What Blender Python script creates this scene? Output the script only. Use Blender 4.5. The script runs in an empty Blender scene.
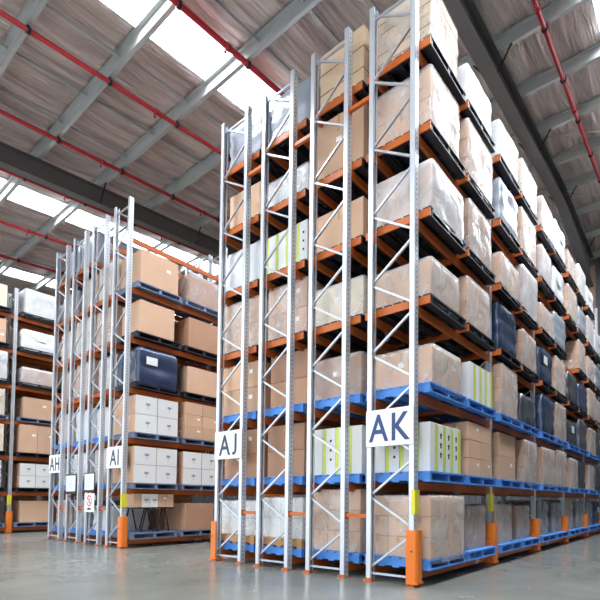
import bpy, bmesh, math, random
from mathutils import Vector, Matrix, noise
R = random.Random(7)
sc = bpy.context.scene
C = sc.collection

# ------------------------------------------------------------------ materials
def srgb(r, g, b):
    f = lambda c: (c/255/12.92) if c/255 <= .04045 else ((c/255+.055)/1.055)**2.4
    return (f(r), f(g), f(b), 1)
def newmat(name):
    m = bpy.data.materials.new(name); m.use_nodes = True
    nt = m.node_tree; nt.nodes.clear()
    out = nt.nodes.new('ShaderNodeOutputMaterial')
    return m, nt, out
def N(nt, kind, **kw):
    n = nt.nodes.new(kind)
    for k, v in kw.items():
        if k in n.inputs: n.inputs[k].default_value = v
        else: setattr(n, k, v)
    return n
def coords(nt, scale=(1,1,1), kind='Object'):
    tc = N(nt, 'ShaderNodeTexCoord'); mp = N(nt, 'ShaderNodeMapping')
    mp.inputs['Scale'].default_value = scale
    nt.links.new(tc.outputs[kind], mp.inputs['Vector'])
    return mp.outputs['Vector']
def basic(name, col, rough=.5, metal=0, var=.12, nscale=6, bump=0, hv=0, bscale=None, stretch=(1,1,1), kind='Object', spec=.5):
    """colour with soft mottling, per-object tone variation and optional bump"""
    m, nt, out = newmat(name)
    b = N(nt, 'ShaderNodeBsdfPrincipled'); b.inputs['Roughness'].default_value = rough
    b.inputs['Metallic'].default_value = metal
    b.inputs['Specular IOR Level'].default_value = spec
    v = coords(nt, stretch, kind)
    no = N(nt, 'ShaderNodeTexNoise'); no.inputs['Scale'].default_value = nscale; no.inputs['Detail'].default_value = 4
    nt.links.new(v, no.inputs['Vector'])
    mr = N(nt, 'ShaderNodeMapRange'); mr.inputs['To Min'].default_value = 1-var; mr.inputs['To Max'].default_value = 1+var
    nt.links.new(no.outputs['Fac'], mr.inputs['Value'])
    hs = N(nt, 'ShaderNodeHueSaturation'); hs.inputs['Color'].default_value = col
    if hv:
        oi = N(nt, 'ShaderNodeObjectInfo'); m2 = N(nt, 'ShaderNodeMapRange')
        m2.inputs['To Min'].default_value = 1-hv; m2.inputs['To Max'].default_value = 1+hv
        nt.links.new(oi.outputs['Random'], m2.inputs['Value'])
        mu = N(nt, 'ShaderNodeMath', operation='MULTIPLY')
        nt.links.new(mr.outputs[0], mu.inputs[0]); nt.links.new(m2.outputs[0], mu.inputs[1])
        nt.links.new(mu.outputs[0], hs.inputs['Value'])
    else:
        nt.links.new(mr.outputs[0], hs.inputs['Value'])
    nt.links.new(hs.outputs[0], b.inputs['Base Color'])
    if bump:
        n2 = N(nt, 'ShaderNodeTexNoise'); n2.inputs['Scale'].default_value = bscale or nscale*2; n2.inputs['Detail'].default_value = 3
        nt.links.new(v, n2.inputs['Vector'])
        bp = N(nt, 'ShaderNodeBump'); bp.inputs['Strength'].default_value = bump; bp.inputs['Distance'].default_value = .02
        nt.links.new(n2.outputs['Fac'], bp.inputs['Height']); nt.links.new(bp.outputs[0], b.inputs['Normal'])
    nt.links.new(b.outputs[0], out.inputs[0])
    return m

def film(name, col, opac, rough=.22):
    """stretch film: see-through plastic with milky streaks where it folds"""
    m, nt, out = newmat(name)
    v = coords(nt, (1, 1, 1))
    wv = N(nt, 'ShaderNodeTexNoise'); wv.inputs['Scale'].default_value = 1.6; wv.inputs['Detail'].default_value = 3; wv.inputs['Distortion'].default_value = 1.6
    nt.links.new(v, wv.inputs['Vector'])
    mr = N(nt, 'ShaderNodeMapRange'); mr.inputs['From Min'].default_value = .42; mr.inputs['From Max'].default_value = .68
    mr.inputs['To Min'].default_value = opac; mr.inputs['To Max'].default_value = min(1, opac+.22)
    nt.links.new(wv.outputs['Fac'], mr.inputs['Value'])
    lw = N(nt, 'ShaderNodeLayerWeight'); lw.inputs['Blend'].default_value = .5
    ad = N(nt, 'ShaderNodeMath', operation='MULTIPLY_ADD'); ad.use_clamp = True; ad.inputs[1].default_value = .40
    nt.links.new(lw.outputs['Facing'], ad.inputs[0]); nt.links.new(mr.outputs[0], ad.inputs[2])
    tr = N(nt, 'ShaderNodeBsdfTransparent')
    b = N(nt, 'ShaderNodeBsdfPrincipled'); b.inputs['Base Color'].default_value = col; b.inputs['Roughness'].default_value = rough
    b.inputs['Specular IOR Level'].default_value = .8
    bp = N(nt, 'ShaderNodeBump'); bp.inputs['Strength'].default_value = .8; bp.inputs['Distance'].default_value = .05
    nt.links.new(wv.outputs['Fac'], bp.inputs['Height']); nt.links.new(bp.outputs[0], b.inputs['Normal'])
    mx = N(nt, 'ShaderNodeMixShader')
    nt.links.new(ad.outputs[0], mx.inputs[0]); nt.links.new(tr.outputs[0], mx.inputs[1]); nt.links.new(b.outputs[0], mx.inputs[2])
    nt.links.new(mx.outputs[0], out.inputs[0])
    return m

M = {}
M['tan']   = basic('kraft_board', srgb(214,174,144), .62, var=.07, hv=.12, bump=.12, nscale=3)
M['brown'] = basic('brown_board', srgb(184,140,111), .62, var=.08, hv=.14, bump=.12, nscale=3)
M['cream'] = basic('cream_board', srgb(232,214,190), .6, var=.05, hv=.06, bump=.12, nscale=3)
M['wood']  = basic('pale_timber', srgb(226,196,162), .6, var=.12, hv=.08, nscale=4, stretch=(1,1,6))
M['white'] = basic('white_board', srgb(236,235,234), .55, var=.04, hv=.04, bump=.1, nscale=3)
M['char']  = basic('charcoal_board', srgb(74,74,80), .5, var=.15, hv=.2, nscale=4)
M['grey']  = basic('grey_board', srgb(150,150,155), .5, var=.1, hv=.12, nscale=4)
M['navyb'] = basic('navy_board', srgb(40,58,92), .5, var=.15, hv=.15, nscale=4)
M['tape']  = basic('packing_tape', srgb(188,146,104), .3, var=.04)
M['tapew'] = basic('clear_tape', srgb(205,203,200), .3, var=.04)
M['seam']  = basic('board_seam', srgb(70,52,38), .9, var=.1)
M['label'] = basic('paper_label', srgb(244,244,242), .6, var=.02)
M['ink']   = basic('black_ink', srgb(30,30,32), .6, var=.05)
M['lime']  = basic('lime_print', srgb(214,224,104), .5, var=.05)
M['film']  = film('clear_stretch_film', (.88,.89,.91,1), .07, .14)
M['milky'] = film('milky_stretch_film', (.88,.89,.92,1), .30)
M['f_white'] = basic('white_film', srgb(232,233,236), .3, var=.06, hv=.05, bump=.5, bscale=2, nscale=3, spec=.7)
M['f_grey']  = basic('grey_film', srgb(158,163,174), .28, var=.16, hv=.12, bump=.5, bscale=2, nscale=3, spec=.7)
M['f_navy']  = basic('navy_film', srgb(38,54,84), .25, var=.25, hv=.2, bump=.6, bscale=2, nscale=3, spec=.8)
M['f_char']  = basic('charcoal_film', srgb(66,68,76), .25, var=.25, hv=.25, bump=.6, bscale=2, nscale=3, spec=.8)
M['blue']  = basic('blue_pallet_paint', srgb(84,146,226), .5, var=.14, hv=.07, nscale=5)
M['dark']  = basic('black_pallet', srgb(28,32,42), .5, var=.2, hv=.15, nscale=5)
M['steelblue'] = basic('grey_blue_pallet', srgb(112,128,156), .5, var=.12, hv=.1, nscale=5)
M['raw']   = basic('raw_timber', srgb(196,150,104), .65, var=.15, hv=.08, nscale=5, stretch=(1,4,1))
M['beam']  = basic('orange_beam_steel', srgb(176,88,34), .4, var=.09, hv=.05, nscale=3)
M['orange']= basic('orange_steel', srgb(202,102,38), .42, var=.09, hv=.05, nscale=3)
M['guard'] = basic('orange_guard', srgb(240,126,40), .4, var=.05, nscale=3)
M['yellow']= basic('yellow_guard', srgb(236,222,60), .4, var=.05)
M['galv']  = basic('galvanised_steel', srgb(205,210,218), .34, .55, var=.08, nscale=9)
M['galvd'] = basic('galvanised_sheet_dull', srgb(190,192,190), .4, .45, var=.14, nscale=3, stretch=(1,4,4))
M['rafter']= basic('rafter_paint', srgb(100,95,93), .5, .1, var=.08)
M['pipe']  = basic('red_pipe_paint', srgb(176,30,38), .4, var=.08)
M['black'] = basic('black_steel', srgb(32,33,36), .5, .2, var=.1)
M['navy']  = basic('navy_letter', srgb(44,70,120), .5, var=.03)
M['slate'] = basic('slate_letter', srgb(48,62,84), .5, var=.03)
M['signw'] = basic('sign_white', srgb(246,247,250), .45, var=.02)
M['redp']  = basic('red_print', srgb(205,60,55), .5, var=.03)
M['wall']  = basic('wall_sheet', srgb(84,88,92), .6, var=.06, nscale=1)
M['column']= basic('column_paint', srgb(150,120,104), .5, var=.05)

def post_mat():
    m, nt, out = newmat('perforated_upright_steel')
    b = N(nt, 'ShaderNodeBsdfPrincipled'); b.inputs['Roughness'].default_value = .36; b.inputs['Metallic'].default_value = .45
    tc = N(nt, 'ShaderNodeTexCoord'); sx = N(nt, 'ShaderNodeSeparateXYZ'); nt.links.new(tc.outputs['Object'], sx.inputs[0])
    # slots: every 75 mm along z, centred on the web (|y-.05| < .014)
    def mth(op, a, bv=None, cl=None):
        n = N(nt, 'ShaderNodeMath', operation=op)
        if hasattr(a, 'links'): nt.links.new(a, n.inputs[0])
        else: n.inputs[0].default_value = a
        if bv is not None:
            if hasattr(bv, 'links'): nt.links.new(bv, n.inputs[1])
            else: n.inputs[1].default_value = bv
        return n.outputs[0]
    zf = mth('FRACT', mth('MULTIPLY', sx.outputs['Z'], 1/.075))
    zs = mth('LESS_THAN', zf, .42)
    ys = mth('LESS_THAN', mth('ABSOLUTE', mth('SUBTRACT', sx.outputs['Y'], .05)), .011)
    k = mth('MULTIPLY', zs, ys)
    mx = N(nt, 'ShaderNodeMix', data_type='RGBA')
    nt.links.new(k, mx.inputs[0]); mx.inputs[6].default_value = srgb(222,226,232); mx.inputs[7].default_value = srgb(150,154,162)
    nt.links.new(mx.outputs[2], b.inputs['Base Color']); nt.links.new(b.outputs[0], out.inputs[0])
    return m
M['post'] = post_mat()

def foil_mat():
    m, nt, out = newmat('foil_insulation')
    b = N(nt, 'ShaderNodeBsdfPrincipled'); b.inputs['Roughness'].default_value = .3; b.inputs['Metallic'].default_value = .6
    v = coords(nt, (2.6, .22, 1))
    n1 = N(nt, 'ShaderNodeTexNoise'); n1.inputs['Scale'].default_value = 1.6; n1.inputs['Detail'].default_value = 5; n1.inputs['Distortion'].default_value = .6
    nt.links.new(v, n1.inputs['Vector'])
    cr = N(nt, 'ShaderNodeValToRGB'); cr.color_ramp.elements[0].position = .3; cr.color_ramp.elements[0].color = srgb(180,160,154)
    cr.color_ramp.elements[1].position = .72; cr.color_ramp.elements[1].color = srgb(246,230,222)
    nt.links.new(n1.outputs['Fac'], cr.inputs[0]); nt.links.new(cr.outputs[0], b.inputs['Base Color'])
    n3 = N(nt, 'ShaderNodeTexNoise'); n3.inputs['Scale'].default_value = 3.4; n3.inputs['Detail'].default_value = 4; n3.inputs['Distortion'].default_value = 1.2
    nt.links.new(v, n3.inputs['Vector'])
    bp = N(nt, 'ShaderNodeBump'); bp.inputs['Strength'].default_value = .9; bp.inputs['Distance'].default_value = .12
    nt.links.new(n3.outputs['Fac'], bp.inputs['Height']); nt.links.new(bp.outputs[0], b.inputs['Normal'])
    nt.links.new(b.outputs[0], out.inputs[0]); return m
M['foil'] = foil_mat()

def floor_mat():
    m, nt, out = newmat('sealed_concrete')
    b = N(nt, 'ShaderNodeBsdfPrincipled'); b.inputs['Specular IOR Level'].default_value = .55
    v = coords(nt)
    n1 = N(nt, 'ShaderNodeTexNoise'); n1.inputs['Scale'].default_value = .55; n1.inputs['Detail'].default_value = 7; n1.inputs['Roughness'].default_value = .6
    nt.links.new(v, n1.inputs['Vector'])
    cr = N(nt, 'ShaderNodeValToRGB'); cr.color_ramp.elements[0].position = .3; cr.color_ramp.elements[0].color = srgb(115,117,111)
    cr.color_ramp.elements[1].position = .7; cr.color_ramp.elements[1].color = srgb(142,143,135)
    nt.links.new(n1.outputs['Fac'], cr.inputs[0]); nt.links.new(cr.outputs[0], b.inputs['Base Color'])
    n2 = N(nt, 'ShaderNodeTexNoise'); n2.inputs['Scale'].default_value = 1.7; n2.inputs['Detail'].default_value = 5
    nt.links.new(v, n2.inputs['Vector'])
    mr = N(nt, 'ShaderNodeMapRange'); mr.inputs['To Min'].default_value = .12; mr.inputs['To Max'].default_value = .34
    nt.links.new(n2.outputs['Fac'], mr.inputs['Value']); nt.links.new(mr.outputs[0], b.inputs['Roughness'])
    nt.links.new(b.outputs[0], out.inputs[0]); return m
M['floor'] = floor_mat()

def sky_panel_mat():
    m, nt, out = newmat('translucent_roof_sheet')
    tr = N(nt, 'ShaderNodeBsdfTransparent'); tr.inputs[0].default_value = (.95,.97,1,1)
    tl = N(nt, 'ShaderNodeBsdfTranslucent'); tl.inputs[0].default_value = (.9,.92,.95,1)
    mx = N(nt, 'ShaderNodeMixShader'); mx.inputs[0].default_value = .3
    nt.links.new(tr.outputs[0], mx.inputs[1]); nt.links.new(tl.outputs[0], mx.inputs[2]); nt.links.new(mx.outputs[0], out.inputs[0])
    return m
M['skylight'] = sky_panel_mat()

# ------------------------------------------------------------------ mesh helpers
class MB:
    """collects boxes, bars and tubes, then links them as one mesh"""
    def __init__(s): s.bm = bmesh.new(); s.mats = []
    def mi(s, m):
        if m not in s.mats: s.mats.append(m)
        return s.mats.index(m)
    def box(s, x0, x1, y0, y1, z0, z1, m, bev=0):
        i = s.mi(m)
        vs = [s.bm.verts.new((x, y, z)) for x in (x0, x1) for y in (y0, y1) for z in (z0, z1)]
        fs = []
        for q in ((0,1,3,2),(4,6,7,5),(0,4,5,1),(2,3,7,6),(0,2,6,4),(1,5,7,3)):
            f = s.bm.faces.new([vs[k] for k in q]); f.material_index = i; fs.append(f)
        if bev:
            es = list({e for f in fs for e in f.edges})
            bmesh.ops.bevel(s.bm, geom=es, offset=bev, segments=1, affect='EDGES', profile=.5)
        return s
    def bar(s, a, b, w, d, m, up=(0,1,0)):
        """rectangular bar from a to b, w across and d along 'up'"""
        a = Vector(a); b = Vector(b); t = (b-a).normalized(); u = Vector(up); side = t.cross(u).normalized(); u = side.cross(t).normalized()
        i = s.mi(m); vs = []
        for p in (a, b):
            for (i1, i2) in ((-1,-1),(1,-1),(1,1),(-1,1)):
                vs.append(s.bm.verts.new(p + side*(w/2*i1) + u*(d/2*i2)))
        for q in ((3,2,1,0),(4,5,6,7),(0,1,5,4),(1,2,6,5),(2,3,7,6),(3,0,4,7)):
            f = s.bm.faces.new([vs[k] for k in q]); f.material_index = i
        return s
    def tube(s, a, b, r, m, n=12):
        a = Vector(a); b = Vector(b); t = (b-a).normalized(); u = Vector((0,0,1)) if abs(t.z) < .9 else Vector((1,0,0))
        e1 = t.cross(u).normalized(); e2 = t.cross(e1)
        i = s.mi(m); rings = []
        for p in (a, b):
            rings.append([s.bm.verts.new(p + e1*(r*math.cos(2*math.pi*k/n)) + e2*(r*math.sin(2*math.pi*k/n))) for k in range(n)])
        for k in range(n):
            f = s.bm.faces.new((rings[0][k], rings[0][(k+1)%n], rings[1][(k+1)%n], rings[1][k])); f.smooth = True; f.material_index = i
        f = s.bm.faces.new(rings[0][::-1]); f.material_index = i
        f = s.bm.faces.new(rings[1]); f.material_index = i
        return s
    def prism(s, pts, z0, z1, m):
        """closed outline in x,y pulled up from z0 to z1"""
        i = s.mi(m)
        a = [s.bm.verts.new((x, y, z0)) for x, y in pts]; b = [s.bm.verts.new((x, y, z1)) for x, y in pts]
        n = len(pts)
        for k in range(n):
            f = s.bm.faces.new((a[k], a[(k+1)%n], b[(k+1)%n], b[k])); f.material_index = i
        f = s.bm.faces.new(a[::-1]); f.material_index = i
        f = s.bm.faces.new(b); f.material_index = i
        return s
    def mesh(s, name):
        bmesh.ops.recalc_face_normals(s.bm, faces=s.bm.faces)
        me = bpy.data.meshes.new(name); s.bm.to_mesh(me); s.bm.free()
        for m in s.mats: me.materials.append(m)
        return me
def link(name, me, parent=None, loc=(0,0,0), **props):
    o = bpy.data.objects.new(name, me); C.objects.link(o); o.location = loc
    if parent: o.parent = parent
    for k, v in props.items(): o[k] = v
    return o
def thing(name, loc, label, cat, group=None, me=None):
    o = link(name, me, None, loc, label=label, category=cat)
    if group: o['group'] = group
    return o
def struct(name, me, loc=(0,0,0)):
    return link(name, me, None, loc, kind='structure')

# ------------------------------------------------------------------ building shell
SL = .079                                  # roof pitch, rising along the aisles
YR = 10.2                                  # ridge
def rz(y, z0):                             # height of a roof-parallel plane at y
    return z0 + SL*y if y < YR else z0 + SL*YR - SL*(y-YR)
Y0F, Y1F = -14, 14.45
XL, XRR = -27.0, 4.7  # right side pulled in so its wall cuts light in the AK aisle

mb = MB(); mb.box(XL-.3, XRR+.3, Y0F, Y1F+.3, -.2, 0, M['floor']); struct('floor', mb.mesh('floor'))
mb = MB(); mb.box(XL-.3, XRR+.3, Y1F, Y1F+.2, 0, 11.47, M['wall'])
for k in range(int((XRR-XL)/.35)): mb.box(XL+k*.35, XL+k*.35+.05, Y1F-.03, Y1F, 0, 11.4, M['wall'])
struct('wall_back', mb.mesh('wall_back'))
for nm, x, sgn in (('wall_left', XL, 1), ('wall_right_light_blocker', XRR, -1)):  # right wall is an added, unseen blocker that dims the AK aisle
    mb = MB(); pts = [(Y0F+6, 0), (Y1F, 0), (Y1F, rz(Y1F, 11.0)), (YR, rz(YR, 11.0)), (Y0F+6, rz(Y0F+6, 11.0))]
    i = mb.mi(M['wall']); a = [mb.bm.verts.new((x, y, z)) for y, z in pts]; b = [mb.bm.verts.new((x-.2*sgn, y, z)) for y, z in pts]
    mb.bm.faces.new(a); mb.bm.faces.new(b[::-1])
    for k in range(5): mb.bm.faces.new((a[k], b[k], b[(k+1)%5], a[(k+1)%5]))
    struct(nm, mb.mesh(nm))

SKY = [(-21.75, -20.75), (-15.1, -13.95), (-6.15, -4.95), (1.62, 2.8)]
ZS = 10.98
PUR = [-6.95, -5.43, -3.92, -2.4, -.93, .62, 2.12, 3.72, 5.22, 6.72, 8.3, 9.75, 11.3, 12.8, 14.2]
YA = -7.2
# blanket of foil between the skylight strips, sagging between purlins
edges = [XL] + [v for s in SKY for v in s] + [XRR]
ys = []
y = YA
while y < Y1F: ys.append(y); y += .25
ys.append(Y1F)
def sag(y):
    for a, b in zip(PUR[:-1], PUR[1:]):
        if a <= y <= b:
            t = (y-a)/(b-a); return -.06*math.sin(math.pi*t)
    return 0
bm = bmesh.new()
for a, b in zip(edges[0::2], edges[1::2]):
    n = max(2, int((b-a)/.14)); grid = []
    for yy in ys:
        row = []
        for i in range(n+1):
            x = a+(b-a)*i/n
            w = noise.noise(Vector((x*2.3, yy*.25, 0)))*.045 + noise.noise(Vector((x*6, yy*.6, 3)))*.02
            if i in (0, n): w = 0
            row.append(bm.verts.new((x, yy, rz(yy, ZS)+sag(yy)+w)))
        grid.append(row)
    for r0, r1 in zip(grid[:-1], grid[1:]):
        for i in range(n):
            f = bm.faces.new((r0[i], r0[i+1], r1[i+1], r1[i])); f.smooth = True
me = bpy.data.meshes.new('ceiling'); bm.to_mesh(me); bm.free(); me.materials.append(M['foil']); 
ce = struct('ceiling', me); md = ce.modifiers.new('thickness', 'SOLIDIFY'); md.thickness = .06; md.offset = 1
# skylights: translucent sheets with a white kerb frame
for n, (a, b) in enumerate(SKY):
    mb = MB(); s = mb.bm; i = mb.mi(M['skylight'])
    for y0, y1 in ((YA, YR), (YR, Y1F)):
        vs = [s.verts.new(p) for p in ((a, y0, rz(y0, ZS+.1)), (b, y0, rz(y0, ZS+.1)), (b, y1, rz(y1, ZS+.1)), (a, y1, rz(y1, ZS+.1)))]
        s.faces.new(vs)
    w = struct('window_%d' % (n+1), mb.mesh('skylight_sheet'))
    mb = MB()
    for xx in (a, b):
        for y0, y1 in ((YA, YR), (YR, Y1F)):
            mb.bar((xx, y0, rz(y0, ZS+.03)), (xx, y1, rz(y1, ZS+.03)), .04, .14, M['galv'], (0,0,1))
    link('window_frame', mb.mesh('window_frame'), w)

# purlins: lipped channels running across the building
pm = None
for k, y in enumerate(PUR):
    mb = MB(); z = rz(y, 10.70); h = .24; m = M['galvd']
    mb.box(XL, XRR, y-.002, y+.004, z, z+h, m)
    mb.box(XL, XRR, y, y+.085, z, z+.004, m); mb.box(XL, XRR, y-.085, y, z+h-.004, z+h, m)
    mb.box(XL, XRR, y+.081, y+.085, z, z+.022, m)
    mb.box(XL, XRR, y-.085, y-.081, z+h-.022, z+h, m)
    struct('trim_%d' % (k+1), mb.mesh('roof_purlin'))
tn = len(PUR)
# bridging between purlins
mb = MB()
for x in (-1.9, -2.95, -6.95, -8.6, -10.0, -4.3, -17.6, -19.2):
    for a, b in zip(PUR[:-1], PUR[1:]):
        if b > 9: continue
        mb.bar((x, a+.01, rz(a, 10.85)), (x, b-.01, rz(b, 10.85)), .035, .06, M['galvd'], (0,0,1))
struct('trim_%d' % (tn+1), mb.mesh('roof_bridging')); tn += 1
# rafters: I sections along the aisles, haunched at the back column
RZB, RD = 10.16, .53
for rx in (-11.85, -.36):
    mb = MB(); m = M['rafter']; fl = .15
    segs = [(YA, YR-.6, RD, RD), (YR-.6, 14.1, RD, 1.25)]
    for y0, y1, d0, d1 in segs:
        t0, t1 = rz(y0, RZB+RD), rz(y1, RZB+RD) if y1 < 14 else rz(13.9, RZB+RD)
        b0, b1 = t0-d0, t1-d1
        s = mb.bm
        # web
        vs = [s.verts.new((rx+sx*.006, yy, zz)) for sx in (-1, 1) for yy, zz in ((y0, b0), (y1, b1), (y1, t1), (y0, t0))]
        for q in ((0,1,2,3),(7,6,5,4),(0,3,7,4),(1,5,6,2)): s.faces.new([vs[j] for j in q])
        mb.mi(m)
        mb.bar((rx, y0, b0), (rx, y1, b1), 2*fl, .02, m, (0,0,1)); mb.bar((rx, y0, t0-.012), (rx, y1, t1-.012), 2*fl, .02, m, (0,0,1))
    struct('trim_%d' % (tn+1), mb.mesh('roof_rafter')); tn += 1
    # column under the haunch
    mb = MB(); m = M['column']
    mb.box(rx-.15, rx+.15, 14.06, 14.085, 0, 10.0, m); mb.box(rx-.15, rx+.15, 14.375, 14.4, 0, 11.0, m); mb.box(rx-.008, rx+.008, 14.085, 14.375, 0, 10.2, m)
    mb.box(rx-.22, rx+.22, 14.0, 14.44, 0, .02, m)
    struct('trim_%d' % (tn+1), mb.mesh('wall_column')); tn += 1
# fly braces from rafter foot up to the purlins
mb = MB()
for rx in (-11.85, -.36):
    for y in PUR[1::2]:
        if y > 13: continue
        for sx in (-1, 1):
            mb.bar((rx+sx*.1, y+.03, rz(y, RZB)+.04), (rx+sx*.45, y+.03, rz(y, 10.72)), .03, .03, M['black'], (0,1,0))
struct('trim_%d' % (tn+1), mb.mesh('fly_braces')); tn += 1
# cross bracing rods near the back
mb = MB()
for (xa, xb) in ((-.2, 5.2),):
    for (ya, yb) in ((6.8, 9.7), (9.9, 13.6)):
        mb.tube((xa, ya, rz(ya, 10.62)), (xb, yb, rz(yb, 10.62)), .016, M['galvd'], 8)
        mb.tube((xb, ya, rz(ya, 10.58)), (xa, yb, rz(yb, 10.58)), .016, M['galvd'], 8)
struct('trim_%d' % (tn+1), mb.mesh('brace_rods')); tn += 1

# red sprinkler pipes hanging under the purlins
pipes = [(-18.95, 'red sprinkler pipe under the roof above the far rack beyond AH'), (-16.1, 'red sprinkler pipe under the roof over the aisle beyond the AH sign'),
         (-12.85, 'dark red sprinkler pipe running close beside the roof rafter above AH'), (-10.38, 'red sprinkler pipe under the roof above the AI rack'),
         (-7.5, 'red sprinkler pipe under the roof over the aisle between AI and AJ'), (-4.7, 'thick red sprinkler pipe along the edge of the skylight above AJ'),
         (.78, 'red sprinkler pipe under the roof over the aisle beside AK')]
for x, lab in pipes:
    r = .05 if x != -4.7 else .062
    a, b = YA, 9.8
    t = thing('sprinkler_pipe', (x, a, rz(a, 10.60)), lab, 'pipe', 'red sprinkler pipes under the roof')
    mb = MB(); mb.tube((0,0,0), (0,b-a,SL*(b-a)), r, M['pipe'], 14)
    for q in range(int((b-a)/3.1)): mb.tube((0,1.1+q*3.1,SL*(1.1+q*3.1)), (0,1.2+q*3.1,SL*(1.2+q*3.1)), r+.014, M['pipe'], 14)
    link('pipe_run', mb.mesh('pipe_run'), t)
    for y in PUR:
        if y < a+.1 or y > b: continue
        mb = MB(); mb.tube((0,-.03,0),(0,.03,0), r+.02, M['black'], 12); mb.box(-.012,.012,-.02,.02, r, .12, M['black'])
        link('pipe_clamp', mb.mesh('pipe_clamp'), t, (0, y-a+.03, SL*(y-a)))
    for y in (-2.9, .1, 3.1, 6.1):
        mb = MB(); mb.tube((0,0,-r), (0,0,-r-.09), .014, M['pipe'], 8); mb.tube((0,0,-r-.09), (0,0,-r-.1), .035, M['pipe'], 10)
        link('sprinkler_head', mb.mesh('sprinkler_head'), t, (0, y-a, SL*(y-a)))

# ------------------------------------------------------------------ racking
W, GAP, P, H = .84, .4233, 2.69, 8.80
LV = [.215, 1.46, 2.725, 3.99, 5.26, 6.53, 7.80]          # top of beam at each level
PITCH = W+GAP
def post_mesh(web):
    """open lipped channel, web on side 'web' (+1 = towards +x); local x 0..-.09"""
    mb = MB(); m = M['post']; t = .004
    def bx(a, b, y0, y1):
        if web > 0: mb.box(-b, -a, y0, y1, 0, H, m)
        else: mb.box(-.09+a, -.09+b, y0, y1, 0, H, m)
    bx(0, t, .0, .1); bx(0, .09, 0, t); bx(0, .09, .096, .1); bx(.086, .09, 0, .03); bx(.086, .09, .07, .1)
    return mb.mesh('upright_post')
PM = {1: post_mesh(1), -1: post_mesh(-1)}
def foot_mesh():
    mb = MB(); mb.box(-.115, .025, -.03, .13, 0, .012, M['orange']); mb.box(-.095, .005, -.008, -.003, .012, .05, M['orange'])
    for y in (-.018, .118): mb.tube((-.105, y, .012), (-.105, y, .03), .01, M['galv'], 6)
    return mb.mesh('foot_plate')
FM = foot_mesh()
def strut_mesh(dz):
    mb = MB(); mb.bar((-W+.03, .05, 0), (-.03, .05, dz), .03, .03, M['galv'], (0,1,0)); return mb.mesh('brace')
S_DOWN, S_UP, S_H = strut_mesh(-.45), strut_mesh(1.065-.53-.0), strut_mesh(0)
def beam_mesh(L=P-.1, side=1):
    """box beam with a hooked end plate at both ends; local origin at its top, x towards the aisle"""
    mb = MB(); m = M['beam']
    mb.box(-.05, 0, 0, L, -.13, 0, m, .004)
    mb.box(-.012, .012, -.07, 0, -.17, .03, m); mb.box(-.012, .012, L, L+.07, -.17, .03, m)
    return mb.mesh('beam')
BM = beam_mesh()
def xbar_mesh():
    mb = MB(); mb.box(-W+.08, -.08, -.03, .03, -.06, -.002, M['beam']); return mb.mesh('crossbar')
XM = xbar_mesh()
def guard_mesh(e=0):
    mb = MB(); m = M['guard']
    mb.prism([(-.11,-.035),(.045+e,-.035),(.07+e,.0),(.07+e,.1+e),(.045+e,.13+e),(-.02,.13+e),(-.02,.12+e),(.04+e,.12+e),(.058+e,.098+e),(.058+e,.004),(.037+e,-.025),(-.11,-.025)], 0, .74, m)
    mb.box(-.11, .075+e, -.04, .135+e, -.0, .03, m)
    mb.tube((-.02,-.04,.45), (-.02,-.036,.45), .014, M['ink'], 10)
    return mb.mesh('column_guard')
GM = guard_mesh(); GW = guard_mesh(.025)
def tag_mesh():
    mb = MB(); mb.box(-.03, .03, -.02, -.008, 0, .34, M['yellow']); mb.box(.012, .03, -.008, .1, 0, .34, M['yellow']); return mb.mesh('yellow_protector')
TM = tag_mesh()

def frame(parent, yk):
    """upright frame: two posts, lattice bracing, foot plates"""
    f = link('upright_frame', None, parent, (0, yk, 0))
    link('post', PM[1], f); link('post', PM[-1], f, (-W+.09, 0, 0))
    link('foot_plate', FM, f); link('foot_plate', FM, f, (-W+.09, 0, 0))
    for k in range(9):
        z = .19+1.065*k
        if k: 
            link('brace', S_DOWN, f, (0, 0, z))
            # from the right node below, down to the previous left node
            link('brace', S_UP, f, (0, .0, z-1.065))
    link('brace', S_H, f, (0, 0, .12)); link('brace', S_H, f, (0, 0, 8.62))
def rack(name_label, group, xr, ybase, nb, guards=(), xbars=99, rear_bays=99, tagk=(), guardside=1):
    t = thing('pallet_rack', (xr, ybase, 0), name_label, 'rack', group)
    for k in range(nb+1): frame(t, k*P)
    for lv in LV:
        for k in range(nb):
            link('beam', BM, t, (-.02, k*P+.1, lv))
            if k < rear_bays: link('beam', BM, t, (-W+.07, k*P+.1, lv))
            if k < xbars: link('crossbar', XM, t, (0, k*P+.1+1.295, lv))
    for k in guards:
        if guardside > 0: link('column_guard', GW if k and xr == 0 else GM, t, (0, k*P, .04), label='orange steel column guard')
        else:
            g = link('column_guard', GM, t, (-W, k*P, .04), label='orange steel column guard'); g.scale = (-1, 1, 1)
    for k in tagk: link('yellow_protector', TM, t, (0, k*P-.005, 1.0), label='yellow plastic post protector')
    return t
XK = 0.0
xs = [XK-i*PITCH for i in range(4)]                        # K, K2, J2, J
XI = -8.42
xi = [XI-i*PITCH for i in range(4)]                        # I, I2, H2, H
XG = -16.95
gK = 'four back-to-back rack rows between the AJ and AK signs'
gI = 'four back-to-back rack rows between the AH and AI signs'
rack('tall pallet rack with the AK sign, its long side facing the aisle', gK, xs[0], 0, 5, guards=range(6), tagk=(0, 1))
rack('tall pallet rack row with no sign, directly beside the AK sign row', gK, xs[1], 0, 2)
rack('tall pallet rack row with no sign, directly beside the AJ sign row', gK, xs[2], 0, 2)
rack('tall pallet rack with the AJ sign on its end frame', gK, xs[3], 0, 2, guards=(0,), guardside=-1)
rack('tall pallet rack with the AI sign, its white cartons facing the aisle', gI, xi[0], 0, 2, guards=(0, 1), tagk=(0,))
rack('pallet rack row beside AI with the red no-entry notice', gI, xi[1], 0, 1)
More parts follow.
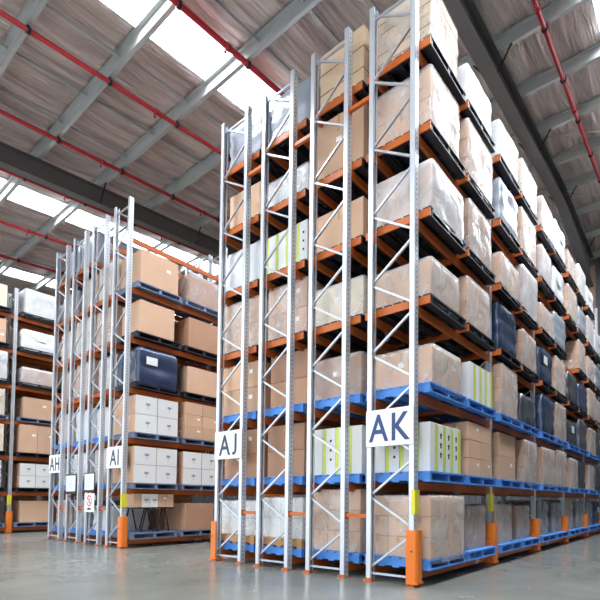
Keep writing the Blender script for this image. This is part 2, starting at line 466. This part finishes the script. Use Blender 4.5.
rack('pallet rack row beside AH with the plain white notice', gI, xi[2], 0, 1)
rack('pallet rack row with the AH sign on its end frame', gI, xi[3], 0, 1)
rack('pallet rack beyond the aisle past AH with yellow and orange post guards', None, XG, .06-P, 3, guards=(1,), tagk=(1,))
# row spacers tie the rows of a block together
def spacer(x, z, lab):
    mb = MB(); mb.box(0, GAP-.004, 0, .05, -.03, .03, M['orange']); mb.box(.0, .004, -.02, .07, -.05, .05, M['orange']); mb.box(GAP-.008, GAP-.004, -.02, .07, -.05, .05, M['orange'])
    thing('row_spacer', (x+.002, .025, z), lab, 'rack spacer', 'orange spacers tying rack rows together', mb.mesh('row_spacer'))
rn = ['AK row and the row beside it', 'two middle rows of the AJ to AK block', 'AJ row and the row beside it']
ri = ['AI row and the row beside it', 'two middle rows of the AH to AI block', 'AH row and the row beside it']
for i in range(3):
    spacer(xs[i+1], .96, 'low orange steel spacer between the '+rn[i]); spacer(xs[i+1], 7.43, 'high orange steel spacer between the '+rn[i])
    spacer(xi[i+1], .96, 'low orange steel spacer between the '+ri[i])

# ------------------------------------------------------------------ pallets
PS = 1.165
def pallet_meshes(m, endm=None):
    a = PS/2
    b = MB()
    for y in (-a+.02, -.035, a-.09): pass
    # bearers run along x so the openings show on the aisle side (+x) between them
    for y in (-a+.0, -.04, a-.08): b.box(-a+.012, a-.012, y+.006, y+.074, .022, .125, m)
    body = b.mesh('pallet_bearers')
    t = MB(); n = 7
    for k in range(n):
        w = .13; x = -a+k*(PS-w)/(n-1); t.box(x, x+w, -a, a, .125, .15, m)
    top = t.mesh('pallet_top_deck')
    d = MB()
    for k in range(5):
        w = .12; x = -a+k*(PS-w)/4; d.box(x, x+w, -a, a, 0, .022, m)
    bot = d.mesh('pallet_bottom_deck')
    e = None
    if endm:
        e = MB(); e.box(-a, a, -a-.018, -a+.004, .0, .118, endm, .003); e = e.mesh('pallet_end_board')
    return body, top, bot, e
PMS = {'blue': pallet_meshes(M['blue']), 'dark': pallet_meshes(M['dark'], M['orange']), 'grey': pallet_meshes(M['steelblue']), 'black': pallet_meshes(M['dark']), 'raw': pallet_meshes(M['raw'])}
PCOL = {'blue': 'blue pallet', 'dark': 'orange-ended pallet', 'grey': 'grey-blue pallet', 'black': 'black pallet', 'raw': 'timber pallet'}
def pallet(kind, x, y, z, label, group):
    body, top, bot, e = PMS[kind]
    p = thing('pallet', (x, y, z+.001), label, 'pallet', group, body)
    link('top_deck', top, p); link('bottom_deck', bot, p)
    if e: link('end_board', e, p, label='orange end board')
    return p

# ------------------------------------------------------------------ loads
_c = {}
def carton_mesh(sx, sy, sz, kind):
    lb = R.random() < .4
    key = (round(sx, 2), round(sy, 2), round(sz, 2), kind, lb)
    if key in _c: return _c[key]
    mb = MB(); hx, hy = sx/2, sy/2
    panel = kind == 'panel'; kind = 'white' if panel else kind
    mb.box(-hx, hx, -hy, hy, 0, sz, M['tan' if panel else kind], .007)
    if panel:                                                           # kraft box with white printed ends
        mb.box(hx-.001, hx+.001, -hy+.004, hy-.004, .004, sz-.004, M['white']); mb.box(-hx-.001, -hx+.001, -hy+.004, hy-.004, .004, sz-.004, M['white'])
    tp = M['tape'] if kind in ('tan', 'brown', 'wood') else M['tapew']
    e = .0015
    if kind in ('tan', 'brown', 'cream', 'white'):
        w = .028
        mb.box(-w, w, -hy-e, hy+e, sz, sz+e, tp)                       # tape over the top seam, down the ends
        for s in (-1, 1):
            mb.box(-w, w, min(s*hy, s*(hy+e)), max(s*hy, s*(hy+e)), sz*.72, sz+e, tp)
        
        # small print and a label on the two sides that face the aisles
        lw, lh = min(.11, sx*.18), min(.08, sz*.16)
        if kind != 'white' and lb:
            mb.box(hx, hx+e, hy*.35, hy*.35+lw, sz*.6, sz*.6+lh, M['label'])
            if sx > .5: mb.box(-hx*.1, -hx*.1+lw, -hy-e, -hy, sz*.55, sz*.55+lh, M['label'])
        if kind == 'white':                                             # printed glass/fragile marks
            mb.box(hx, hx+e, hy*.1, hy*.1+.012, sz*.3, sz*.5, M['grey']); mb.box(hx, hx+e, hy*.1-.045, hy*.1+.057, sz*.5, sz*.62, M['grey'])
    if kind == 'wood':
        for k in range(1, 3): mb.box(-hx-.002, hx+.002, -hy-.002, hy+.002, sz*k/3-.007, sz*k/3+.007, M['seam'])
    _c[key] = mb.mesh('carton'); return _c[key]
def lime_mesh(sx, sy, sz):
    pr = R.random() < .35
    key = (round(sx, 2), round(sy, 2), round(sz, 2), 'lime', pr)
    if key in _c: return _c[key]
    mb = MB(); hx, hy = sx/2, sy/2; e = .0015
    mb.box(-hx, hx, -hy, hy, 0, sz, M['white'], .006)
    mb.box(hx-.001, hx+e, hy*.15, hy-.004, .01, sz-.01, M['lime']); mb.box(-hx+.004, -hx*.45, -hy-e, -hy+.001, .01, sz-.01, M['lime'])
    for k in range(3 if pr else 0):                                # upright arrows printed down the panel
        z = sz*(.3+.2*k)
        mb.box(hx, hx+e, -hy*.35-.018, -hy*.35+.018, z, z+.05, M['ink']); mb.box(hx, hx+e, -hy*.35-.035, -hy*.35+.035, z+.05, z+.065, M['ink']); mb.box(hx, hx+e, -hy*.35-.014, -hy*.35+.014, z+.065, z+.085, M['ink'])
        mb.box(hx*.3-.02, hx*.3+.02, -hy-e, -hy, z, z+.04, M['ink'])
    mb.box(-hx*.2, hx*.2, -hy*.6, hy*.6, sz, sz+.004, M['ink'])
    _c[key] = mb.mesh('lime_carton'); return _c[key]
_w = {}
def shell_mesh(sx, sy, h, mat, tiers=1, seed=0, skirt=.07, bulge=.0, amp=.012):
    """wrinkled film shell around a load, open underneath, reaching over the pallet edge"""
    key = (round(sx, 2), round(sy, 2), round(h, 2), mat.name, tiers, seed)
    if key in _w: return _w[key]
    rr = .05; off = .016; hx, hy = sx/2+off, sy/2+off
    out = []
    def seg(x0, y0, x1, y1, n):
        for k in range(n): out.append((x0+(x1-x0)*k/n, y0+(y1-y0)*k/n))
    seg(-hx+rr, -hy, hx-rr, -hy, 9); out.append((hx-rr, -hy)); out.append((hx-rr*.3, -hy+rr*.3))
    seg(hx, -hy+rr, hx, hy-rr, 9); out.append((hx, hy-rr)); out.append((hx-rr*.3, hy-rr*.3))
    seg(hx-rr, hy, -hx+rr, hy, 9); out.append((-hx+rr, hy)); out.append((-hx+rr*.3, hy-rr*.3))
    seg(-hx, hy-rr, -hx, -hy+rr, 9); out.append((-hx, -hy+rr)); out.append((-hx+rr*.3, -hy+rr*.3))
    bm = bmesh.new(); nz = max(8, int(h/.075)); rows = []
    for j in range(nz+1):
        t = j/nz; z = -skirt+(h+skirt+off*.7)*t
        row = []
        for (x, y) in out:
            l = math.hypot(x, y); nx, ny = x/l, y/l
            d = noise.noise(Vector((x*4+seed*7, y*4, z*3.2)))*amp*1.6 + noise.noise(Vector((x*11, y*11+seed*3, z*9)))*amp*.8
            if bulge: d += bulge*abs(math.sin(math.pi*max(0, z)/h*tiers)) - bulge*.4
            if t == 1: d -= .02
            d = max(d, -off*.75) if not bulge else d
            row.append(bm.verts.new((x+nx*d, y+ny*d, z)))
        rows.append(row)
    n = len(out)
    for a, b in zip(rows[:-1], rows[1:]):
        for k in range(n):
            f = bm.faces.new((a[k], a[(k+1)%n], b[(k+1)%n], b[k])); f.smooth = True
    c = bm.verts.new((0, 0, h+off*.7+.004))
    for k in range(n): bm.faces.new((rows[-1][k], rows[-1][(k+1)%n], c))
    me = bpy.data.meshes.new('stretch_film'); bm.to_mesh(me); bm.free(); me.materials.append(mat); _w[key] = me; return me
_f = {}
def flare_mesh(seed):
    """loose tail of film hanging from a corner of a load"""
    if seed in _f: return _f[seed]
    bm = bmesh.new(); g = []
    for i in range(6):
        r = []
        for j in range(5):
            u, v = i/5, j/4
            r.append(bm.verts.new((.03+.02*math.sin(i*2+seed)+.03*u, -.12+.24*v*(.4+.6*(1-u))+.05*u*math.sin(seed), -.26*u)))
        g.append(r)
    for a, b in zip(g[:-1], g[1:]):
        for j in range(4): f = bm.faces.new((a[j], a[j+1], b[j+1], b[j])); f.smooth = True
    me = bpy.data.meshes.new('film_tail'); bm.to_mesh(me); bm.free(); me.materials.append(M['milky']); _f[seed] = me; return me

DESC = {'panel': 'white-fronted tan', 'tan': 'tan', 'brown': 'brown', 'cream': 'cream', 'wood': 'pale slatted', 'white': 'white', 'char': 'charcoal', 'lime': 'white and lime', 'grey': 'grey', 'navyb': 'navy'}
FDESC = {'navy': 'dark navy wrapped', 'charf': 'black-grey wrapped', 'milk': 'white wrapped', 'greyf': 'grey wrapped'}
FM_ = {'navy': 'f_navy', 'charf': 'f_char', 'milk': 'f_white', 'greyf': 'f_grey'}
def load(spec, x, y, z, where, group_sfx):
    """spec 'kind:height:grid:wrap' -> cartons on the pallet top at z"""
    kind, h, *rest = spec.split(':'); h = float(h)
    grid = [int(c) for c in (rest[0] if rest and rest[0] else '222')]
    wrap = rest[1] if len(rest) > 1 else ''
    z += .153; s = R.randint(0, 3)
    jx, jy = R.uniform(-.012, .012), R.uniform(-.02, .02)
    if kind in FM_:
        lab = '%s pallet load %s' % (FDESC[kind], where)
        t = thing('wrapped_load', (x+jx, y+jy, z), lab, 'pallet load', 'wrapped pallet loads '+group_sfx)
        sx = R.choice((1.1, 1.06, 1.0)); t.rotation_euler.z = R.uniform(-.03, .03)
        link('stretch_film', shell_mesh(sx, sx*.9, h*.95-.02, M[FM_[kind]], grid[2], s, bulge=.028, amp=.018), t)
        if R.random() < .35:
            mb = MB(); mb.box(0, .003, -.14, .14, -.1, .1, M['label']); link('paper_label', mb.mesh('paper_label'), t, (sx/2+.045, R.uniform(-.25, .25), h*.6), label='white paper label')
        return t
    nx, ny, nz = grid
    S = (1.12 if wrap or nx*ny > 1 else 1.06) - R.choice((0, 0, .03, .06, .09))
    if wrap == 'u': S = 1.1
    if wrap == 's': S = .9                                              # smaller stack set back on the pallet
    rot = R.uniform(-.022, .022); noun = 'box' if nx*ny*nz == 1 else ('cartons' if nz < 5 else 'crates')
    wd = {'c': 'film-wrapped ', 'm': 'white-filmed ', '': '', 's': '', 'u': ''}[wrap]
    if wrap == 'u':                                                     # loose cartons: each one a thing
        cx, cy, cz = S/nx, S/ny, h/nz
        me = carton_mesh(cx-.008, cy-.008, cz-.004, kind)
        ordy = ['half nearer the aisle end', 'half away from the aisle end'] if ny == 2 else ['third nearest the aisle end', 'middle third', 'third away from the aisle end']
        for i in range(nx):
            if i < nx-2: continue
            for j in range(ny):
                for k in range(nz):
                    ly = ('top' if k == nz-1 else 'bottom' if k == 0 else 'middle')+' layer'
                    lab = '%s carton, %s, %s, %s' % (DESC[kind], ('top' if k == nz-1 else 'bottom')+('' if i == nx-1 else ' inner'), 'near end' if j == 0 else 'far end', where.replace(' rack', '').replace(' from end', ''))
                    thing('carton', (x-S/2+cx*(i+.5), y-S/2+cy*(j+.5), z+k*cz), lab, 'carton', 'loose %s cartons %s' % (DESC[kind], where), me)
        return
    lab = '%s%s %s %s' % (wd, DESC[kind], noun, where)
    t = thing('carton_load' if nx*ny*nz > 1 else 'cardboard_box', (x+jx, y+jy, z), lab, 'pallet load' if nx*ny*nz > 1 else 'box', 'carton loads '+group_sfx)
    t.rotation_euler.z = rot
    tall = h > .88 and group_sfx == 'of AK rack'
    if tall: h *= .93
    SY = S*(R.choice((.84, .88, .93)) if wrap != 'u' else 1)
    cx, cy, cz = S/nx, SY/ny, h/nz
    mk = lambda: lime_mesh(cx-.01, cy-.01, cz-.006) if kind == 'lime' else carton_mesh(cx-.008, cy-.008, cz-.005, kind)
    for i in range(nx):
        for j in range(ny):
            for k in range(nz):
                if 0 < i < nx-1 and 0 < j < ny-1 and k < nz-1: continue
                if nx > 2 and i == 0 and j > 0: continue
                o = link('carton', mk(), t, (-S/2+cx*(i+.5), -SY/2+cy*(j+.5), k*cz))
                if R.random() < .3: o.location.x += R.uniform(-.004, .004)
    if wrap in 'cm' and wrap:
        link('stretch_film', shell_mesh(S, SY, h, M['film'] if wrap == 'c' else M['milky'], 1, s), t)
        if R.random() < .1: link('film_tail', flare_mesh(s), t, (S/2+.01, R.uniform(-.3, .3), .0))
    elif kind in ('cream', 'wood') and R.random() < .5:
        pass
    return t

SH = ['floor level', 'first shelf', 'second shelf', 'third shelf', 'fourth shelf', 'fifth shelf', 'top shelf']
ORD = ['first', 'second', 'third', 'fourth', 'fifth', 'sixth', 'seventh', 'eighth', 'ninth', 'tenth']
def py(i, yb=0):                                           # centre of the i-th pallet place along the aisle
    return yb + (i//2)*P + .1 + .065 + PS/2 + (i % 2)*(PS+.1)
def fill(table, xr, rackname, pal, yb=0, start=0):
    for lv, specs in enumerate(table):
        for i, sp in enumerate(specs):
            if not sp: continue
            where = 'on %s of %s, %s place from end' % (SH[lv], rackname, ORD[i+start])
            x = xr-W/2; y = py(i+start, yb)
            pk = pal(lv, i)
            if sp[0] == '!': pk, sp = sp[1:].split('!', 1)
            dz = 0
            if sp[0] == '^':
                sp = sp[1:]; dz = .152
                pallet('raw', x, y, LV[lv]+dz, 'raw timber pallet atop the blue one, %s' % where.replace(' from end', ''), 'raw timber pallets')
            pallet(pk, x, y, LV[lv], '%s %s' % (PCOL[pk], where), 'pallets of %s' % rackname)
            if sp != '-': load(sp, x-(.13 if lv == 0 and xr == XK and i else 0), y, LV[lv]+dz, where, 'of '+rackname)
KT = [
 ['tan:.96:333:c','brown:.74:111:c','tan:.76:111:c','brown:.72:111:c','char:.85:222:c','char:.8:222:c','brown:.95:222:c','char:.9:222:c','char:.9:222:c','navy:.9:222'],
 ['lime:.72:441:','tan:.98:223:','tan:1.0:112:','brown:.98:223:c','brown:.95:112:c','brown:1.02:222:c','brown:.85:222:c','charf:.95:223','brown:.9:222:c','charf:.95:222'],
 ['tan:.58:111:c','lime:.66:441:','tan:1.06:114:c','charf:.72:222','navy:1.0:223','brown:1.02:113:c','charf:.8:112','charf:1.0:222','brown:.9:222:c','charf:.9:222'],
 ['tan:.60:111:c','tan:.92:112:c','navy:1.05:223','brown:.80:223:c','navy:.95:222','tan:1.02:113:c','charf:.95:222','navy:.85:223','tan:1.0:222:c','tan:.9:222:c'],
 ['tan:.72:222:m','brown:.98:113:c','tan:.62:111:c','brown:1.02:112:m','tan:.66:111:c','greyf:.98:223','','tan:1.0:222:c','tan:.8:112:c','greyf:.9:222'],
 ['tan:1.02:112:c','tan:1.06:113:c','greyf:.95:223','tan:1.04:112:c','tan:.85:113:m','milk:1.0:222','tan:1.0:112:c','greyf:.8:222','tan:1.0:222:m','milk:.95:222'],
 ['wood:1.08:112:c','milk:.80:222','milk:.85:223','cream:.78:112:c','tan:.8:224:m','milk:.95:222','tan:.75:112:c','cream:.9:112:m','milk:.8:222',''],
]
lowblue = lambda lv, i: 'blue' if lv < 3 else 'dark'
fill(KT, xs[0], 'AK rack', lowblue)
K2 = [['tan:1.0:323:c','char:.9:222'],['lime:.78:441:','brown:.9:222'],['brown:.68:111:c','tan:.9:222'],['cream:.66:111:c','brown:.9:222'],['tan:.74:111:','brown:.9:222'],['tan:1.05:111:','brown:1.0:222'],['wood:1.1:111:','cream:1.0:222']]  # second-place loads, also in J2 and JT, added to keep the bays dark
fill(K2, xs[1], 'row beside AK', lowblue)
J2 = [['^white:.72:222:c','brown:.9:222'],['brown:.96:112:','brown:.9:222'],['brown:1.02:112:','brown:.9:222'],['tan:1.02:212:c','brown:.9:222'],['lime:.78:441:','brown:.9:222'],['white:.55:111:c','brown:.9:222'],['greyf:1.0:223','greyf:1.0:222']]
fill(J2, xs[2], 'row beside AJ', lowblue)
JT = [['^white:.66:222:c','brown:.9:222'],['brown:.95:212:','brown:.9:222'],['tan:1.0:212:','brown:.9:222'],['tan:.98:212:c','brown:.9:222'],['milk:.88:222','brown:.9:222'],['tan:.8:111:','brown:.9:222'],['greyf:1.0:223','greyf:.9:222']]
fill(JT, xs[3], 'AJ rack', lowblue)
pI = lambda lv, i: {0: 'grey', 1: 'grey', 2: 'grey', 3: 'black', 4: 'black', 5: 'grey', 6: 'dark'}[lv]
IT = [['-','brown:.74:111:','brown:.8:222'],['panel:.92:222:u','panel:.9:222:u','brown:.8:222'],['panel:.94:222:u','tan:1.0:223:','brown:.8:222'],['navy:.96:112','tan:.74:111:','brown:.8:222'],
      ['tan:.86:111:','brown:.84:111:','brown:.8:222'],['tan:.88:111:','brown:.80:111:c','brown:.8:222'],['']]
fill(IT, xi[0], 'AI rack', pI)
for n, (x, nm, tops) in enumerate(((xi[1], 'row beside AI', 'greyf'), (xi[2], 'row beside AH', 'greyf'), (xi[3], 'AH rack', 'greyf'))):
    T = [[['milk:.7:222','brown:1.0:111:'],['char:.8:222:c'],['brown:.8:222:c']][n], [['tan:.95:222:m'],['white:.9:222:c'],['white:.8:222:c']][n], [['milk:.9:222'],['milk:.95:222'],['tan:.9:222:c']][n],  # second load in the row beside AI added to stop light passing
         [['tan:.95:111:m'],['tan:1.0:111:c'],['brown:.95:222:c']][n], [['tan:1.0:222:c'],['cream:1.0:222:m'],['tan:.9:222:c']][n], [['cream:1.0:112:m'],['tan:.95:222:c'],['greyf:.9:222']][n], [[''],['greyf:1.0:222'],['greyf:1.0:222']][n]]
    fill(T, x, nm, lambda lv, i: 'blue' if lv < 3 else 'dark')
# far rack: the first bay lies nearer than the others; its places are counted from the aisle end
GT = [['tan:.7:111:','tan:.8:111:','tan:.78:111:','brown:.8:222'],['panel:.9:222:','panel:.95:222:c','panel:.88:222:','white:.8:222'],['white:.9:222:','cream:.95:222:','tan:1.02:121:','tan:.9:222:c'],
      ['brown:.8:111:','cream:.9:112:c','tan:.76:111:','brown:.8:222'],['tan:.7:111:','white:.95:222:m','tan:.55:111:m','tan:.8:111:'],['milk:.7:222','tan:.85:222:','milk:.72:222','milk:.7:222'],['cream:.7:111:','cream:.8:111:','white:.9:228:m','greyf:.9:222']]
fill(GT, XG, 'far rack', lambda lv, i: 'grey' if lv in (0, 3) else 'black', .06-P)

rack('added light-blocking pallet rack standing back to back behind the far rack', None, XG-PITCH, .06-P, 2)  # row and its loads added to stop light showing through the far rack
fill([['brown:1.02:111:']*4]*6+[['']], XG-PITCH, 'added row behind far rack', lambda lv, i: 'black', .06-P)
# trestle of small cartons on the floor pallet of the AI rack
t = thing('trestle_stand', (xi[0]-.42, py(0), LV[0]+.152), 'black metal trestle on the floor pallet of the AI rack carrying small cartons', 'trestle')
mb = MB(); mb.box(-.5, .5, -.52, .52, .6, .63, M['black']); link('trestle_top', mb.mesh('trestle_top'), t)
for sx in (-.45, .45):
    for y0, y1 in ((-.3, -.18), (.02, -.1), (.1, .22), (.42, .3)):
        mb = MB(); mb.bar((sx, y0, 0), (sx, y1, .6), .025, .025, M['black'], (1,0,0)); link('leg', mb.mesh('trestle_leg'), t)
for j, (kd, dsc) in enumerate((('tan','nearest the aisle end'),('white','second from the aisle end'),('white','middle'),('tan','second from the far end'),('tan','farthest from the aisle end'))):
    me = carton_mesh(.4, .196, .34, kd)
    thing('carton', (xi[0]-.13, py(0)-.42+j*.208, LV[0]+.152+.632), 'small %s carton on the black trestle of AI, %s' % (DESC[kd], dsc), 'carton', 'small cartons on the AI trestle', me)
# timber pallets set on the blue ones at the floor of the AJ rows
# white labels and parcels on AI boxes are part of the carton meshes

# ------------------------------------------------------------------ signs
def text(parent, word, mat, hgt=.40, gap=.06, wf=.9):
    """sans capitals, each brought to the same height, side by side on the panel"""
    glyphs = []
    for ch in word:
        cu = bpy.data.curves.new('lettering', 'FONT'); cu.body = ch; cu.size = 1; cu.extrude = .004; cu.offset = .012; cu.resolution_u = 5
        tmp = bpy.data.objects.new('tmp', cu); me = bpy.data.meshes.new_from_object(tmp); bpy.data.objects.remove(tmp)
        xs_ = [v.co.x for v in me.vertices]; ys_ = [v.co.y for v in me.vertices]
        k = hgt/(max(ys_)-min(ys_)); kx = .40/.72*wf
        for v in me.vertices: v.co.x = (v.co.x-min(xs_))*kx; v.co.y = (v.co.y-min(ys_))*k-hgt/2; v.co.z *= .5
        glyphs.append((me, (max(xs_)-min(xs_))*kx))
    tot = sum(g[1] for g in glyphs)+gap*(len(glyphs)-1); x = -tot/2
    bm = bmesh.new()
    for me, wd in glyphs:
        for v in me.vertices: v.co.x += x
        bm.from_mesh(me); x += wd+gap
    bmesh.ops.rotate(bm, verts=bm.verts, cent=(0,0,0), matrix=Matrix.Rotation(math.pi/2, 3, 'X'))
    me = bpy.data.meshes.new('lettering'); bm.to_mesh(me); bm.free(); me.materials.append(mat)
    for p in me.polygons: p.material_index = 0
    return link('lettering', me, parent, (0, -.008, 0))
for nm, x, mt in (('AK', xs[0], 'navy'), ('AJ', xs[3], 'slate'), ('AI', xi[0], 'slate'), ('AH', xi[3], 'slate')):
    t = thing('aisle_sign', (x-W/2, -.012, 2.25), 'white aisle sign reading %s on the end of a rack' % nm, 'sign', 'white aisle signs')
    mb = MB(); mb.box(-.42, .42, -.006, .006, -.27, .27, M['signw'], .002); link('sign_panel', mb.mesh('sign_panel'), t)
    text(t, nm, M[mt])
t = thing('notice_board', (-11.42, -.012, 1.65), 'plain white notice in a dark frame below the AH sign', 'notice')
mb = MB(); mb.box(-.36, .36, .0, .01, -.3, .26, M['black']); link('notice_frame', mb.mesh('notice_frame'), t)
mb = MB(); mb.box(-.32, .30, -.006, 0, -.23, .22, M['signw'])
for k in range(6): mb.box(-.22, .2-.06*(k % 3), -.008, -.006, .12-k*.05, .128-k*.05, M['grey'])
link('notice_sheet', mb.mesh('notice_sheet'), t)
t = thing('notice_board', (-10.24, -.012, 1.65), 'white text notice above the red prohibition sign', 'notice')
mb = MB(); mb.box(-.32, .32, .0, .01, -.26, .26, M['black']); link('notice_frame', mb.mesh('notice_frame'), t)
mb = MB(); mb.box(-.28, .28, -.006, 0, -.2, .23, M['signw'])
for k in range(6): mb.box(-.2, .19-.05*(k % 3), -.008, -.006, .14-k*.05, .148-k*.05, M['grey'])
link('notice_sheet', mb.mesh('notice_sheet'), t)
t = thing('prohibition_sign', (-10.2, -.012, 1.12), 'white sign with a red crossed circle and black figure', 'sign')
mb = MB(); mb.box(-.29, .29, -.006, .006, -.26, .24, M['signw']); link('sign_panel', mb.mesh('sign_panel'), t)
bm = bmesh.new(); n = 32; rg = [[bm.verts.new((r*math.cos(2*math.pi*k/n), -.0085, .04+r*math.sin(2*math.pi*k/n))) for k in range(n)] for r in (.115, .15)]
for k in range(n): bm.faces.new((rg[0][k], rg[0][(k+1)%n], rg[1][(k+1)%n], rg[1][k]))
vs = [bm.verts.new(p) for p in ((-.1,-.0085,.12),(-.08,-.0085,.14),(.1,-.0085,-.04),(.08,-.0085,-.06))]; bm.faces.new(vs)
me = bpy.data.meshes.new('red_ring'); bm.to_mesh(me); bm.free(); me.materials.append(M['redp']); link('red_ring', me, t, label='red ring with slash')
mb = MB(); mb.box(-.02, .02, -.008, -.006, -.02, .07, M['ink']); mb.box(-.014, .014, -.008, -.006, .08, .11, M['ink']); mb.box(-.1, .1, -.008, -.006, -.2, -.15, M['ink'])
link('figure', mb.mesh('sign_figure'), t)

# ------------------------------------------------------------------ light
w = bpy.data.worlds.new('sky'); sc.world = w; w.use_nodes = True
bg = w.node_tree.nodes['Background']; bg.inputs[0].default_value = (.86, .93, 1, 1); bg.inputs[1].default_value = 2.0
for n, (a, b) in enumerate(SKY):
    L = bpy.data.lights.new('daylight', 'AREA'); L.shape = 'RECTANGLE'; L.size = (b-a)*1.2; L.size_y = 21.4; L.energy = 3200 if a < 0 else 3600; L.color = (.95, .98, 1)
    o = bpy.data.objects.new('skylight_daylight', L); C.objects.link(o); o.location = ((a+b)/2, 3.6, rz(3.6, ZS)+.7)
    o.rotation_euler = (math.atan(SL)*.6, 0, 0)
# ------------------------------------------------------------------ camera
cam = bpy.data.cameras.new('camera'); co = bpy.data.objects.new('camera', cam); C.objects.link(co); sc.camera = co
f, cx, cy, yaw, pit, roll = 448.18, 395.93, 485.36, .6004, .036, .0045
cam.sensor_width = 36; cam.sensor_fit = 'HORIZONTAL'; cam.lens = f/600*36
cam.shift_x = (300-cx)/600; cam.shift_y = (cy-300)/600
cam.clip_end = 200
fw = Vector((-math.sin(yaw)*math.cos(pit), math.cos(yaw)*math.cos(pit), math.sin(pit))); rt = Vector((math.cos(yaw), math.sin(yaw), 0)); up = rt.cross(fw)
r2 = rt*math.cos(roll)+up*math.sin(roll); u2 = -rt*math.sin(roll)+up*math.cos(roll)
mw = Matrix((r2, u2, -fw)).transposed().to_4x4(); mw.translation = Vector((3.2992, -5.2637, 1.1772)); co.matrix_world = mw

vs = sc.view_settings; sc.display_settings.display_device = 'sRGB'
vs.view_transform = 'Standard'; vs.look = 'None'; vs.gamma = 1; vs.exposure = .15; vs.use_curve_mapping = False
cy_ = sc.cycles; cy_.max_bounces = 8; cy_.diffuse_bounces = 3; cy_.glossy_bounces = 4; cy_.transparent_max_bounces = 16; cy_.transmission_bounces = 4
cy_.use_denoising = True; cy_.sample_clamp_indirect = 6; cy_.caustics_reflective = False; cy_.caustics_refractive = False
